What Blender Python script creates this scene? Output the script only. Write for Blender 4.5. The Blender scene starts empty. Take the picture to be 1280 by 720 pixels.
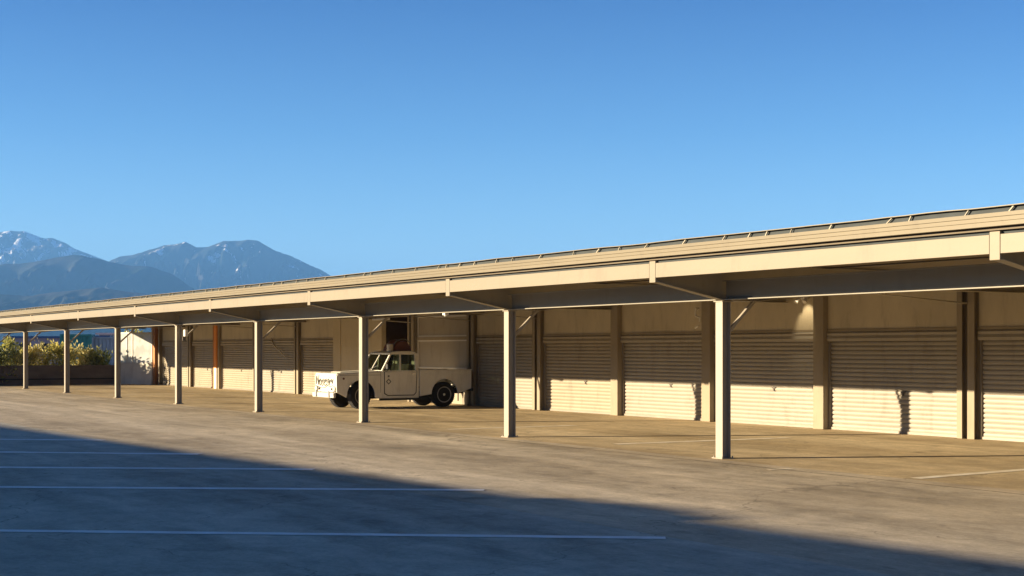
import bpy, bmesh, math, random
from mathutils import Vector, noise, Matrix
R = math.radians
random.seed(7)
scn = bpy.context.scene
C = scn.collection

# ------------------------------------------------------------------ camera
F = 1785.0                     # focal length in photo pixels (1280 wide)
AL = R(31.6)                   # angle between the row of posts and the view axis
H = 1.75
cam_d = bpy.data.cameras.new('camera'); cam = bpy.data.objects.new('camera', cam_d); C.objects.link(cam)
cam.location = (0, 0, H)
cam.rotation_euler = (R(90), 0, R(90) - AL)
cam_d.sensor_width = 36; cam_d.lens = F / 1280 * 36
cam_d.shift_y = 77 / 1280
cam_d.clip_start = .1; cam_d.clip_end = 60000
scn.camera = cam
FW = Vector((-math.cos(AL), math.sin(AL), 0)); RT = Vector((math.sin(AL), math.cos(AL), 0))
def gp(px, py):                # ground point seen at a photo pixel
    d = F * H / (py - 437.0)
    return FW * d + RT * ((px - 640) * d / F)

# ------------------------------------------------------------------ light
SUN_EL = R(11.2); SUN_T = Vector((math.sin(R(25)), math.cos(R(25)), 0))    # travel of the light over the ground
w = bpy.data.worlds.new('World'); scn.world = w; w.use_nodes = True
nt = w.node_tree; bg = nt.nodes['Background']
sky = nt.nodes.new('ShaderNodeTexSky'); sky.sky_type = 'NISHITA'; sky.sun_disc = False
sky.sun_elevation = SUN_EL
sky.sun_rotation = math.atan2(-SUN_T.x, -SUN_T.y)
sky.altitude = 1500; sky.air_density = 1.0; sky.dust_density = 0.15; sky.ozone_density = 4.0
# sky tint deepens with height; darkened overhead to cut and blue the ambient light
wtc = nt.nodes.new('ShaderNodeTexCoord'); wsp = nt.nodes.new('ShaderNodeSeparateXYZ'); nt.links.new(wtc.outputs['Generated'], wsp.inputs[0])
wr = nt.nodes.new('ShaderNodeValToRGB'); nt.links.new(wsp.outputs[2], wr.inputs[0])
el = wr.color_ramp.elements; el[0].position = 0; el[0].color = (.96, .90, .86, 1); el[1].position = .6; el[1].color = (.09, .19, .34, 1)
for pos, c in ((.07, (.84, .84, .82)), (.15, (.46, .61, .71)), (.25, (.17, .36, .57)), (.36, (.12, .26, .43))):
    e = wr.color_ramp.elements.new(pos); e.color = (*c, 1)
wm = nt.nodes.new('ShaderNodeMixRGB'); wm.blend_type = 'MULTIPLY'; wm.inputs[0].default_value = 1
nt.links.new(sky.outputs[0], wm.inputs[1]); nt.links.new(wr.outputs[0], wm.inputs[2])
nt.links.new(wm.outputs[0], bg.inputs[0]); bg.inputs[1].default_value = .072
sd = bpy.data.lights.new('sun', 'SUN'); so = bpy.data.objects.new('sun', sd); C.objects.link(so)
sd.energy = 5.0; sd.angle = R(.42); sd.color = (1.0, .81, .535)
dirv = Vector((SUN_T.x * math.cos(SUN_EL), SUN_T.y * math.cos(SUN_EL), -math.sin(SUN_EL)))
so.rotation_euler = dirv.to_track_quat('-Z', 'Y').to_euler()
so.location = (-20, -60, 30)
vs = scn.view_settings; vs.view_transform = 'Standard'; vs.look = 'None'; vs.gamma = 1; vs.exposure = 1.92
vs.use_curve_mapping = False
scn.cycles.use_denoising = True
scn.cycles.max_bounces = 8; scn.cycles.diffuse_bounces = 4; scn.cycles.volume_bounces = 1
scn.cycles.sample_clamp_indirect = 8

# ------------------------------------------------------------------ materials
def mat(name, col, rough=.7, var=.12, scale=1.5, stretch=(1, 1, 1), metal=0, bump=0, bscale=30, col2=None, dirt=0, spec=.5, detail=6):
    m = bpy.data.materials.new(name); m.use_nodes = True
    t = m.node_tree; N = t.nodes; L = t.links; b = N['Principled BSDF']
    b.inputs['Roughness'].default_value = rough; b.inputs['Metallic'].default_value = metal
    b.inputs['Specular IOR Level'].default_value = spec
    tc = N.new('ShaderNodeTexCoord'); mp = N.new('ShaderNodeMapping'); mp.inputs['Scale'].default_value = stretch
    L.new(tc.outputs['Object'], mp.inputs[0])
    nz = N.new('ShaderNodeTexNoise'); nz.inputs['Scale'].default_value = scale; nz.inputs['Detail'].default_value = detail
    nz.inputs['Roughness'].default_value = .65
    L.new(mp.outputs[0], nz.inputs['Vector'])
    cr = N.new('ShaderNodeValToRGB'); cr.color_ramp.elements[0].position = .3; cr.color_ramp.elements[1].position = .7
    c2 = col2 or tuple(c * (1 - var * 2) for c in col)
    cr.color_ramp.elements[0].color = (*c2, 1); cr.color_ramp.elements[1].color = (*col, 1)
    L.new(nz.outputs[0], cr.inputs[0]); out = cr.outputs[0]
    if dirt:
        n2 = N.new('ShaderNodeTexNoise'); n2.inputs['Scale'].default_value = 3.1; n2.inputs['Detail'].default_value = 8
        n2.inputs['Roughness'].default_value = .75
        mp2 = N.new('ShaderNodeMapping'); mp2.inputs['Scale'].default_value = (1, 1, .25); L.new(tc.outputs['Object'], mp2.inputs[0])
        L.new(mp2.outputs[0], n2.inputs['Vector'])
        r2 = N.new('ShaderNodeValToRGB'); r2.color_ramp.elements[0].position = .52; r2.color_ramp.elements[1].position = .75
        r2.color_ramp.elements[0].color = (0, 0, 0, 1); r2.color_ramp.elements[1].color = (dirt, dirt, dirt, 1)
        L.new(n2.outputs[0], r2.inputs[0])
        mx = N.new('ShaderNodeMixRGB'); L.new(r2.outputs[0], mx.inputs[0]); L.new(out, mx.inputs[1])
        mx.inputs[2].default_value = (.09, .065, .045, 1); out = mx.outputs[0]
    L.new(out, b.inputs['Base Color'])
    if bump:
        nb = N.new('ShaderNodeTexNoise'); nb.inputs['Scale'].default_value = bscale; nb.inputs['Detail'].default_value = 5
        L.new(tc.outputs['Object'], nb.inputs['Vector'])
        bp = N.new('ShaderNodeBump'); bp.inputs['Strength'].default_value = bump; bp.inputs['Distance'].default_value = .01
        L.new(nb.outputs[0], bp.inputs['Height']); L.new(bp.outputs[0], b.inputs['Normal'])
    return m

def ground_mat(name, base, dark, light, rough, sx, sy, bump=.5, stain=.5):
    """worn paving: broad patches, streaks worn along the driving direction, fine grain, oil stains"""
    m = bpy.data.materials.new(name); m.use_nodes = True
    t = m.node_tree; N = t.nodes; L = t.links; b = N['Principled BSDF']
    b.inputs['Roughness'].default_value = rough; b.inputs['Specular IOR Level'].default_value = .35
    tc = N.new('ShaderNodeTexCoord')
    def nz(scale, st, det=6, ro=.6, dist=0):
        mp = N.new('ShaderNodeMapping'); mp.inputs['Scale'].default_value = st
        mp.inputs['Rotation'].default_value = (0, 0, R(3))
        L.new(tc.outputs['Object'], mp.inputs[0])
        n = N.new('ShaderNodeTexNoise'); n.inputs['Scale'].default_value = scale; n.inputs['Detail'].default_value = det
        n.inputs['Roughness'].default_value = ro; n.inputs['Distortion'].default_value = dist
        L.new(mp.outputs[0], n.inputs['Vector']); return n.outputs[0]
    def ramp(v, p0, p1, c0, c1):
        r = N.new('ShaderNodeValToRGB'); e = r.color_ramp.elements
        e[0].position = p0; e[1].position = p1; e[0].color = (*c0, 1); e[1].color = (*c1, 1); L.new(v, r.inputs[0]); return r.outputs[0]
    def mix(f, a, c, mode='MIX', fac=1):
        x = N.new('ShaderNodeMixRGB'); x.blend_type = mode
        if f is None: x.inputs[0].default_value = fac
        else: L.new(f, x.inputs[0])
        for k, v in ((1, a), (2, c)):
            if isinstance(v, tuple): x.inputs[k].default_value = (*v, 1)
            else: L.new(v, x.inputs[k])
        return x.outputs[0]
    g = (0, 0, 0); o = (1, 1, 1)
    c = mix(ramp(nz(.16, (1, 1, 1), 5, .6, .6), .38, .64, g, o), dark, base)
    c = mix(ramp(nz(1.0, (sx, sy, 1), 8, .62, .4), .42, .66, g, (.75,) * 3), c, light)
    c = mix(ramp(nz(1.0, (sx * 1.7, sy * 2.6, 1), 6, .6, .3), .50, .70, g, (.55,) * 3), c, dark)
    c = mix(ramp(nz(1.3, (1, 1, 1), 4, .5, .8), .66, .76, g, (stain,) * 3), c, tuple(v * .45 for v in dark))
    gr = ramp(nz(16, (1, 1, 1), 12, .9), .30, .70, (.62,) * 3, (1.30,) * 3)
    c = mix(None, c, gr, 'MULTIPLY', 1)
    c = mix(None, c, ramp(nz(2.4, (.7, 1, 1), 9, .72, .5), .32, .68, (.76,) * 3, (1.16,) * 3), 'MULTIPLY', 1)
    c = mix(None, c, ramp(nz(.75, (.6, 1.2, 1), 7, .65, .8), .35, .65, (.86,) * 3, (1.10,) * 3), 'MULTIPLY', 1)
    # hairline cracks
    vo = N.new('ShaderNodeTexVoronoi'); vo.feature = 'DISTANCE_TO_EDGE'; vo.inputs['Scale'].default_value = .23
    wn = N.new('ShaderNodeTexNoise'); wn.inputs['Scale'].default_value = 1.2; wn.inputs['Detail'].default_value = 6
    L.new(tc.outputs['Object'], wn.inputs['Vector'])
    ad = N.new('ShaderNodeVectorMath'); ad.operation = 'MULTIPLY_ADD'
    L.new(wn.outputs[1], ad.inputs[0]); ad.inputs[1].default_value = (1.6, 1.6, 0); L.new(tc.outputs['Object'], ad.inputs[2])
    L.new(ad.outputs[0], vo.inputs['Vector'])
    ck = ramp(vo.outputs['Distance'], .0, .0035, (.6,) * 3, g)
    c = mix(ck, c, tuple(v * .4 for v in dark))
    L.new(c, b.inputs['Base Color'])
    bp = N.new('ShaderNodeBump'); bp.inputs['Strength'].default_value = bump; bp.inputs['Distance'].default_value = .006
    L.new(nz(45, (1, 1, 1), 6, .7), bp.inputs['Height']); L.new(bp.outputs[0], b.inputs['Normal'])
    return m

M = {}
M['fascia'] = mat('fascia', (.25, .21, .15), .55, .06, .7, (.25, 1, 3), dirt=.25)
M['gutter'] = mat('gutter', (.215, .18, .12), .5, .10, .8, (.3, 1, 6), dirt=.3)
M['post'] = mat('post_paint', (.38, .335, .27), .5, .08, 1.2, (1, 1, .4), dirt=.25)
M['beam'] = mat('beam_paint', (.32, .29, .235), .55, .12, .8, (.3, 1, 2), dirt=.2)
M['arm'] = mat('arm_paint', (.38, .335, .25), .55, .1, .8, dirt=.2)
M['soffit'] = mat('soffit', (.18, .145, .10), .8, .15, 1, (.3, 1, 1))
M['roof'] = mat('roof_metal', (.34, .33, .31), .5, .15, 1.5, metal=.3, dirt=.4)
M['closure'] = mat('closure', (.045, .055, .06), .8, .2, 4)
M['door'] = mat('door_curtain', (.345, .31, .255), .5, .06, .9, (.6, 1, 1.2), dirt=.45)
M['doorw'] = mat('door_warm', (.35, .30, .225), .55, .06, .9, (.6, 1, 1.2), dirt=.45)
M['panel'] = mat('wall_panel', (.60, .52, .37), .7, .12, .7, (1, 1, .5), bump=.3, dirt=.35)
M['plaster'] = mat('plaster', (.58, .50, .35), .85, .08, .6, bump=.4, dirt=.2)
M['pier'] = mat('pier', (.32, .265, .185), .7, .1, 1, bump=.2, dirt=.3)
M['steel'] = mat('dark_steel', (.10, .083, .066), .6, .15, 2, dirt=.2)
M['rail'] = mat('guide_rail', (.30, .265, .22), .45, .1, 2, metal=.2)
M['rust'] = mat('rust_orange', (.88, .31, .04), .7, .12, 2.5, (1, 1, .4))
M['brown'] = mat('brown_timber', (.46, .19, .06), .7, .15, 4, (1, 1, .15))
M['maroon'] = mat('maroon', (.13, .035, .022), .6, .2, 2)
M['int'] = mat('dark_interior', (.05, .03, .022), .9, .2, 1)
M['white'] = mat('white_paint', (.62, .59, .54), .45, .04, 1, dirt=.12)
M['lamp'] = mat('lamp_white', (.75, .72, .66), .4, .04, 2)
M['cable'] = mat('cable', (.55, .48, .38), .6, .1, 2)
M['wallc'] = mat('low_wall', (.20, .155, .125), .85, .2, .8, (1, 1, 3), bump=.4, dirt=.3)
M['render'] = mat('white_render', (.80, .76, .68), .85, .1, 1.5, bump=.3, dirt=.2)
M['line'] = mat('line_paint', (.92, .90, .86), .7, .25, 3, col2=(.66, .63, .57), detail=10)
M['lineb'] = mat('line_paint_worn', (.92, .86, .72), .7, .25, 3, col2=(.66, .54, .36), detail=10)
M['tyre'] = mat('tyre', (.018, .016, .015), .8, .2, 6)
M['rim'] = mat('rim', (.42, .39, .35), .5, .2, 5, metal=.2)
M['hub'] = mat('hub', (.5, .48, .45), .3, .1, 5, metal=.8)
M['truck'] = mat('truck_paint', (.82, .78, .68), .38, .05, 1.2, dirt=.28, bump=.03, bscale=3)
M['black'] = mat('black_trim', (.02, .019, .018), .6, .2, 4)
M['under'] = mat('underbody', (.022, .018, .015), .9, .2, 4)
M['chrome'] = mat('chrome', (.6, .58, .55), .25, .05, 4, metal=.9)
M['ink'] = mat('lettering', (.10, .10, .085), .6, .3, 12)
M['greymark'] = mat('grey_mark', (.17, .17, .16), .6, .2, 12)
M['seat'] = mat('seat_cloth', (.12, .10, .085), .9, .1, 6)
M['teal'] = mat('teal_metal', (.02, .20, .20), .5, .15, 2)
M['blue'] = mat('blue_metal', (.02, .075, .22), .5, .15, 2)
M['cwhite'] = mat('pale_metal', (.42, .43, .46), .5, .1, 2)
M['mauve'] = mat('mauve_wall', (.26, .24, .33), .8, .1, 1)
M['darkglass'] = mat('dark_window', (.03, .035, .045), .1, .1, 1)
M['office'] = mat('office_render', (.38, .33, .27), .85, .08, .6)
M['stem'] = mat('stem', (.09, .06, .035), .9, .2, 8)

def glass_mat(name, tint, trans=.6, rough=.03):
    m = bpy.data.materials.new(name); m.use_nodes = True
    t = m.node_tree; N = t.nodes; L = t.links; N.remove(N['Principled BSDF'])
    gl = N.new('ShaderNodeBsdfGlossy'); gl.inputs['Roughness'].default_value = rough
    tr = N.new('ShaderNodeBsdfTransparent'); tr.inputs[0].default_value = (*tint, 1)
    fr = N.new('ShaderNodeFresnel'); fr.inputs[0].default_value = 1.5
    mx = N.new('ShaderNodeMixShader'); L.new(fr.outputs[0], mx.inputs[0]); L.new(tr.outputs[0], mx.inputs[1]); L.new(gl.outputs[0], mx.inputs[2])
    L.new(mx.outputs[0], N['Material Output'].inputs[0])
    return m
M['glass'] = glass_mat('cab_glass', (.30, .34, .27))
def frosted():
    m = bpy.data.materials.new('frosted_panel'); m.use_nodes = True
    t = m.node_tree; N = t.nodes; L = t.links; N.remove(N['Principled BSDF'])
    d = N.new('ShaderNodeBsdfDiffuse'); d.inputs[0].default_value = (.82, .83, .82, 1)
    tl = N.new('ShaderNodeBsdfTranslucent'); tl.inputs[0].default_value = (.6, .63, .63, 1)
    tr = N.new('ShaderNodeBsdfTransparent')
    tc = N.new('ShaderNodeTexCoord'); nz = N.new('ShaderNodeTexNoise'); nz.inputs['Scale'].default_value = 1.6
    L.new(tc.outputs['Object'], nz.inputs['Vector'])
    rp = N.new('ShaderNodeValToRGB'); rp.color_ramp.elements[0].position = .42; rp.color_ramp.elements[1].position = .6
    rp.color_ramp.elements[0].color = (.1,) * 3 + (1,); rp.color_ramp.elements[1].color = (.45,) * 3 + (1,)
    L.new(nz.outputs[0], rp.inputs[0])
    a = N.new('ShaderNodeMixShader'); a.inputs[0].default_value = .3; L.new(d.outputs[0], a.inputs[1]); L.new(tl.outputs[0], a.inputs[2])
    c = N.new('ShaderNodeMixShader'); L.new(rp.outputs[0], c.inputs[0]); L.new(a.outputs[0], c.inputs[1]); L.new(tr.outputs[0], c.inputs[2])
    L.new(c.outputs[0], N['Material Output'].inputs[0]); return m
M['frost'] = frosted()
def leaf_mat(name, c1, c2):
    m = bpy.data.materials.new(name); m.use_nodes = True
    t = m.node_tree; N = t.nodes; L = t.links; b = N['Principled BSDF']; b.inputs['Roughness'].default_value = .55
    g = N.new('ShaderNodeNewGeometry'); r = N.new('ShaderNodeValToRGB')
    r.color_ramp.elements[0].color = (*c1, 1); r.color_ramp.elements[1].color = (*c2, 1)
    L.new(g.outputs['Random Per Island'], r.inputs[0]); L.new(r.outputs[0], b.inputs['Base Color'])
    tl = N.new('ShaderNodeBsdfTranslucent'); L.new(r.outputs[0], tl.inputs[0])
    mx = N.new('ShaderNodeMixShader'); mx.inputs[0].default_value = .5
    L.new(b.outputs[0], mx.inputs[1]); L.new(tl.outputs[0], mx.inputs[2]); L.new(mx.outputs[0], N['Material Output'].inputs[0])
    return m
M['leaf'] = leaf_mat('leaf_yellow_green', (.26, .26, .05), (.78, .68, .22))
M['leafd'] = leaf_mat('leaf_green', (.12, .14, .03), (.50, .46, .12))
M['leafp'] = leaf_mat('leaf_pale', (.36, .32, .08), (.88, .77, .34))

M['asphalt'] = ground_mat('asphalt', (.56, .46, .315), (.34, .275, .185), (.74, .63, .46), .85, .05, .62, bump=.7)
M['slab'] = ground_mat('concrete_slab', (.60, .46, .265), (.38, .285, .155), (.72, .58, .36), .85, .05, .5, stain=.6)
M['strip'] = ground_mat('concrete_strip', (.54, .45, .31), (.38, .30, .20), (.62, .52, .38), .85, .2, 1.2)
M['earth'] = mat('earth', (.10, .11, .05), .95, .2, .01, detail=10)
def mountain_mat(name, snow):
    m = bpy.data.materials.new(name); m.use_nodes = True
    t = m.node_tree; N = t.nodes; L = t.links; b = N['Principled BSDF']; b.inputs['Roughness'].default_value = .9
    b.inputs['Specular IOR Level'].default_value = .1
    tc = N.new('ShaderNodeTexCoord')
    n1 = N.new('ShaderNodeTexNoise'); n1.inputs['Scale'].default_value = .0035; n1.inputs['Detail'].default_value = 10; n1.inputs['Roughness'].default_value = .65
    L.new(tc.outputs['Object'], n1.inputs['Vector'])
    r1 = N.new('ShaderNodeValToRGB'); r1.color_ramp.elements[0].position = .4; r1.color_ramp.elements[1].position = .65
    r1.color_ramp.elements[0].color = (.012, .020, .014, 1); r1.color_ramp.elements[1].color = (.055, .050, .045, 1)
    L.new(n1.outputs[0], r1.inputs[0])
    out = r1.outputs[0]
    if snow:
        sp = N.new('ShaderNodeSeparateXYZ'); L.new(tc.outputs['Object'], sp.inputs[0])
        n2 = N.new('ShaderNodeTexNoise'); n2.inputs['Scale'].default_value = .011; n2.inputs['Detail'].default_value = 9; n2.inputs['Roughness'].default_value = .62
        mp = N.new('ShaderNodeMapping'); mp.inputs['Scale'].default_value = (1, 1, .6); L.new(tc.outputs['Object'], mp.inputs[0]); L.new(mp.outputs[0], n2.inputs['Vector'])
        mr = N.new('ShaderNodeMapRange'); mr.inputs[1].default_value = snow[0]; mr.inputs[2].default_value = snow[1]
        mr.inputs[3].default_value = 0; mr.inputs[4].default_value = .12
        L.new(sp.outputs[2], mr.inputs[0])
        ad = N.new('ShaderNodeMath'); L.new(n2.outputs[0], ad.inputs[0]); L.new(mr.outputs[0], ad.inputs[1])
        r2 = N.new('ShaderNodeValToRGB'); r2.color_ramp.elements[0].position = snow[2]; r2.color_ramp.elements[1].position = snow[2] + .02
        r2.color_ramp.elements[0].color = (0, 0, 0, 1); r2.color_ramp.elements[1].color = (1, 1, 1, 1)
        L.new(ad.outputs[0], r2.inputs[0])
        mx = N.new('ShaderNodeMixRGB'); L.new(r2.outputs[0], mx.inputs[0]); L.new(out, mx.inputs[1]); mx.inputs[2].default_value = (.8, .8, .82, 1)
        out = mx.outputs[0]
    L.new(out, b.inputs['Base Color'])
    return m

# ------------------------------------------------------------------ mesh helpers
class MB:
    def __init__(s): s.v = []; s.f = []
    def add(s, vs, fs):
        o = len(s.v); s.v += [tuple(v) for v in vs]; s.f += [tuple(i + o for i in f) for f in fs]; return s
    def box(s, x0, x1, y0, y1, z0, z1):
        return s.add([(x, y, z) for x in (x0, x1) for y in (y0, y1) for z in (z0, z1)],
                     [(0, 1, 3, 2), (4, 6, 7, 5), (0, 4, 5, 1), (2, 3, 7, 6), (0, 2, 6, 4), (1, 5, 7, 3)])
    def prism(s, pts, axis, a, b):
        """closed polygon pts extruded from a to b along axis; pts are the two other coordinates in xyz order"""
        n = len(pts)
        def P(p, t):
            return {'x': (t, p[0], p[1]), 'y': (p[0], t, p[1]), 'z': (p[0], p[1], t)}[axis]
        return s.add([P(p, a) for p in pts] + [P(p, b) for p in pts],
                     [tuple(range(n))[::-1], tuple(range(n, 2 * n))] + [(i, (i + 1) % n, n + (i + 1) % n, n + i) for i in range(n)])
    def cyl(s, p0, p1, r0, r1=None, n=12):
        p0 = Vector(p0); p1 = Vector(p1); r1 = r0 if r1 is None else r1
        d = (p1 - p0).normalized(); a = d.orthogonal().normalized(); b = d.cross(a)
        vs = []
        for p, r in ((p0, r0), (p1, r1)):
            vs += [p + (a * math.cos(t) + b * math.sin(t)) * r for t in (2 * math.pi * i / n for i in range(n))]
        return s.add(vs, [tuple(range(n))[::-1], tuple(range(n, 2 * n))] + [(i, (i + 1) % n, n + (i + 1) % n, n + i) for i in range(n)])
    def bar(s, p0, p1, w, h):
        p0 = Vector(p0); p1 = Vector(p1); d = (p1 - p0).normalized()
        up = Vector((0, 0, 1)) if abs(d.z) < .95 else Vector((0, 1, 0))
        a = d.cross(up).normalized() * w / 2; b = a.normalized().cross(d).normalized() * h / 2
        vs = [p + sa * a + sb * b for p in (p0, p1) for sa, sb in ((-1, -1), (1, -1), (1, 1), (-1, 1))]
        return s.add(vs, [(3, 2, 1, 0), (4, 5, 6, 7), (0, 1, 5, 4), (1, 2, 6, 5), (2, 3, 7, 6), (3, 0, 4, 7)])
    def path(s, pts, r, n=8):
        for a, b in zip(pts, pts[1:]): s.cyl(a, b, r, r, n)
        return s
    def lathe(s, prof, axis='x', n=32, c=(0, 0, 0)):
        """prof = [(along, radius)...]"""
        vs = []
        for a, r in prof:
            for i in range(n):
                t = 2 * math.pi * i / n
                p = {'x': (a, r * math.cos(t), r * math.sin(t)), 'z': (r * math.cos(t), r * math.sin(t), a)}[axis]
                vs.append((p[0] + c[0], p[1] + c[1], p[2] + c[2]))
        fs = []
        for k in range(len(prof) - 1):
            for i in range(n):
                j = (i + 1) % n; fs.append((k * n + i, k * n + j, (k + 1) * n + j, (k + 1) * n + i))
        fs.append(tuple(range(n))[::-1]); fs.append(tuple((len(prof) - 1) * n + i for i in range(n)))
        return s.add(vs, fs)
    def build(s, name, m, parent=None, bevel=0, smooth=False, loc=None):
        me = bpy.data.meshes.new(name); me.from_pydata(s.v, [], s.f); me.update()
        bm = bmesh.new(); bm.from_mesh(me); bmesh.ops.recalc_face_normals(bm, faces=bm.faces); bm.to_mesh(me); bm.free()
        me.materials.append(m)
        if smooth:
            for p in me.polygons: p.use_smooth = True
            try: me.set_sharp_from_angle(angle=R(35))
            except Exception: pass
        o = bpy.data.objects.new(name, me); C.objects.link(o)
        if parent: o.parent = parent
        if loc: o.location = loc
        if bevel:
            b = o.modifiers.new('bevel', 'BEVEL'); b.width = bevel; b.segments = 2; b.limit_method = 'ANGLE'; b.harden_normals = False
        return o
def tag(o, label, cat=None, group=None):
    o['label'] = label
    if cat: o['category'] = cat
    if group: o['group'] = group
    return o
def thing(name, label, cat, loc=(0, 0, 0), group=None, rz=0):
    o = bpy.data.objects.new(name, None); C.objects.link(o); o.location = loc; o.rotation_euler = (0, 0, rz)
    o.empty_display_size = .3
    return tag(o, label, cat, group)
def struct(o): o['kind'] = 'structure'; return o
def copy_tree(o, parent=None):
    c = o.copy(); C.objects.link(c); c.parent = parent
    for ch in list(o.children): copy_tree(ch, c)
    return c

# ------------------------------------------------------------------ ground
D0, D1, D2 = 13.5, 14.9, 22.25
def disc(name, z, r, m):
    b = MB(); n = 96; rings = [r, r * .1, r * .01]
    vs = [(rr * math.cos(2 * math.pi * i / n), rr * math.sin(2 * math.pi * i / n), z) for rr in rings for i in range(n)]
    fs = [(k * n + i, k * n + (i + 1) % n, (k + 1) * n + (i + 1) % n, (k + 1) * n + i) for k in range(2) for i in range(n)]
    fs.append(tuple(2 * n + i for i in range(n)))
    b.add(vs, fs); return struct(b.build(name, m))
disc('ground', -.06, 13500, M['earth'])
def sheet(name, x0, x1, y0, y1, z, m, t=.0):
    return struct(MB().add([(x0, y0, z), (x1, y0, z), (x1, y1, z), (x0, y1, z)], [(0, 1, 2, 3)]).build(name, m))
sheet('parking_lot', -130, 60, -60, D1 - .62, 0, M['asphalt'])
sheet('canopy_floor', -76, 12, D1 - .25, 33, .004, M['slab'])
sheet('concrete_strip', -130, 60, D1 - .62, D1 - .25, .004, M['strip'])
M['stall_shade'] = ground_mat('stall_shade_asphalt', (.47, .435, .34), (.31, .28, .215), (.60, .56, .45), .85, .05, .5, bump=.6, stain=.35)  # stall paving toned darker and cooler, foreground shade partly put into its colour
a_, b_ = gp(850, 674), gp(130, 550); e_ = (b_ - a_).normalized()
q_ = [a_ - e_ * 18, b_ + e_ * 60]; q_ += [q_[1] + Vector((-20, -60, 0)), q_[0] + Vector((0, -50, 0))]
struct(MB().add([(v.x, v.y, .0018) for v in q_], [(0, 1, 2, 3)]).build('stall_shade_surface', M['stall_shade']))
sheet('yard', -130, -76, D1 - .25, 60, 0, M['asphalt'])

def gline(p, q, wd, z, m, name='parking_line'):
    p = Vector((p[0], p[1], 0)); q = Vector((q[0], q[1], 0)); n = (q - p).normalized().cross(Vector((0, 0, 1))) * wd / 2
    k = max(2, int((q - p).length / 1.5)); b = MB()
    vs = []
    for i in range(k + 1):
        c = p.lerp(q, i / k); j = 1 + random.uniform(-.08, .08)
        vs += [c + n * j, c - n * j]
    b.add([(v.x, v.y, z) for v in vs], [(2 * i, 2 * i + 1, 2 * i + 3, 2 * i + 2) for i in range(k)])
    return struct(b.build(name, m))
for (a, b_, wd) in [(((-260, 661)), (832, 673), 0.17), ((-200, 608), (605, 613), .22), ((-150, 583.5), (392, 587), .25),
                    ((-120, 564), (250, 568), .26), ((-100, 548.5), (130, 550.5), .26)]:
    gline(gp(*a), gp(*b_), wd, .006, M['line'])
for (a, b_, wd) in [((1144, 598.5), (1400, 578), .20), ((770, 555.5), (985, 547.5), .24), ((960, 587.5), (990, 586.5), .12),
                    ((560, 537), (720, 532), .22)]:
    gline(gp(*a), gp(*b_), wd, .008, M['lineb'])
for s_ in (-48.0, -55.0, -62.0, -4.5, -8.0):
    gline((s_, 15.6), (s_, 21.6), .12, .008, M['lineb'])
# dark bands worn into the lot by turning cars
def track_mat():
    m = bpy.data.materials.new('tyre_track'); m.use_nodes = True
    t = m.node_tree; N = t.nodes; L = t.links; b = N['Principled BSDF']; b.inputs['Base Color'].default_value = (.06, .05, .04, 1); b.inputs['Roughness'].default_value = .8
    tc = N.new('ShaderNodeTexCoord'); nz = N.new('ShaderNodeTexNoise'); nz.inputs['Scale'].default_value = 1.1; nz.inputs['Detail'].default_value = 10; nz.inputs['Roughness'].default_value = .7
    L.new(tc.outputs['Object'], nz.inputs['Vector'])
    at = N.new('ShaderNodeAttribute'); at.attribute_name = 'wear'
    rp = N.new('ShaderNodeMapRange'); rp.inputs[1].default_value = .38; rp.inputs[2].default_value = .68; rp.inputs[4].default_value = .27
    L.new(nz.outputs[0], rp.inputs[0])
    mu = N.new('ShaderNodeMath'); mu.operation = 'MULTIPLY'; L.new(rp.outputs[0], mu.inputs[0]); L.new(at.outputs['Fac'], mu.inputs[1])
    tr = N.new('ShaderNodeBsdfTransparent'); mx = N.new('ShaderNodeMixShader'); L.new(mu.outputs[0], mx.inputs[0]); L.new(tr.outputs[0], mx.inputs[1]); L.new(b.outputs[0], mx.inputs[2])
    L.new(mx.outputs[0], N['Material Output'].inputs[0]); return m
TM = track_mat()
def track(pts, wd, z):
    P = [Vector((p.x, p.y, z)) for p in pts]; Q = []
    for i in range(len(P) - 1):
        p0, p1, p2, p3 = P[max(0, i - 1)], P[i], P[i + 1], P[min(len(P) - 1, i + 2)]
        for k in range(12):
            t_ = k / 12; Q.append(.5 * ((2 * p1) + (p2 - p0) * t_ + (2 * p0 - 5 * p1 + 4 * p2 - p3) * t_ ** 2 + (3 * p1 - p0 - 3 * p2 + p3) * t_ ** 3))
    vs = []; wr_ = []
    prof = [(-.5, 0), (-.25, 1), (0, .45), (.25, 1), (.5, 0)]
    for i, q in enumerate(Q):
        d = (Q[min(i + 1, len(Q) - 1)] - Q[max(i - 1, 0)]).normalized(); n = Vector((-d.y, d.x, 0))
        e = min(1, i / 8, (len(Q) - 1 - i) / 8)
        for a, w_ in prof: vs.append(q + n * a * wd); wr_.append(w_ * e)
    b = MB(); b.add(vs, [(5 * i + k, 5 * i + k + 1, 5 * i + 6 + k, 5 * i + 5 + k) for i in range(len(Q) - 1) for k in range(4)])
    o = b.build('tyre_track', TM); at = o.data.attributes.new('wear', 'FLOAT', 'POINT')
    for i, v in enumerate(wr_): at.data[i].value = v
    return struct(o)
track([gp(-60, 533), gp(120, 540), gp(290, 562), gp(450, 600), gp(620, 660), gp(760, 740)], 1.5, .0045)
track([gp(90, 574), gp(240, 602), gp(400, 645), gp(560, 715)], 1.2, .0040)
track([gp(380, 512), gp(640, 556), gp(900, 590), gp(1100, 612), gp(1400, 650)], 1.6, .003)
track([gp(420, 540), gp(700, 590), gp(950, 632), gp(1340, 700)], 1.4, .0026)

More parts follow.
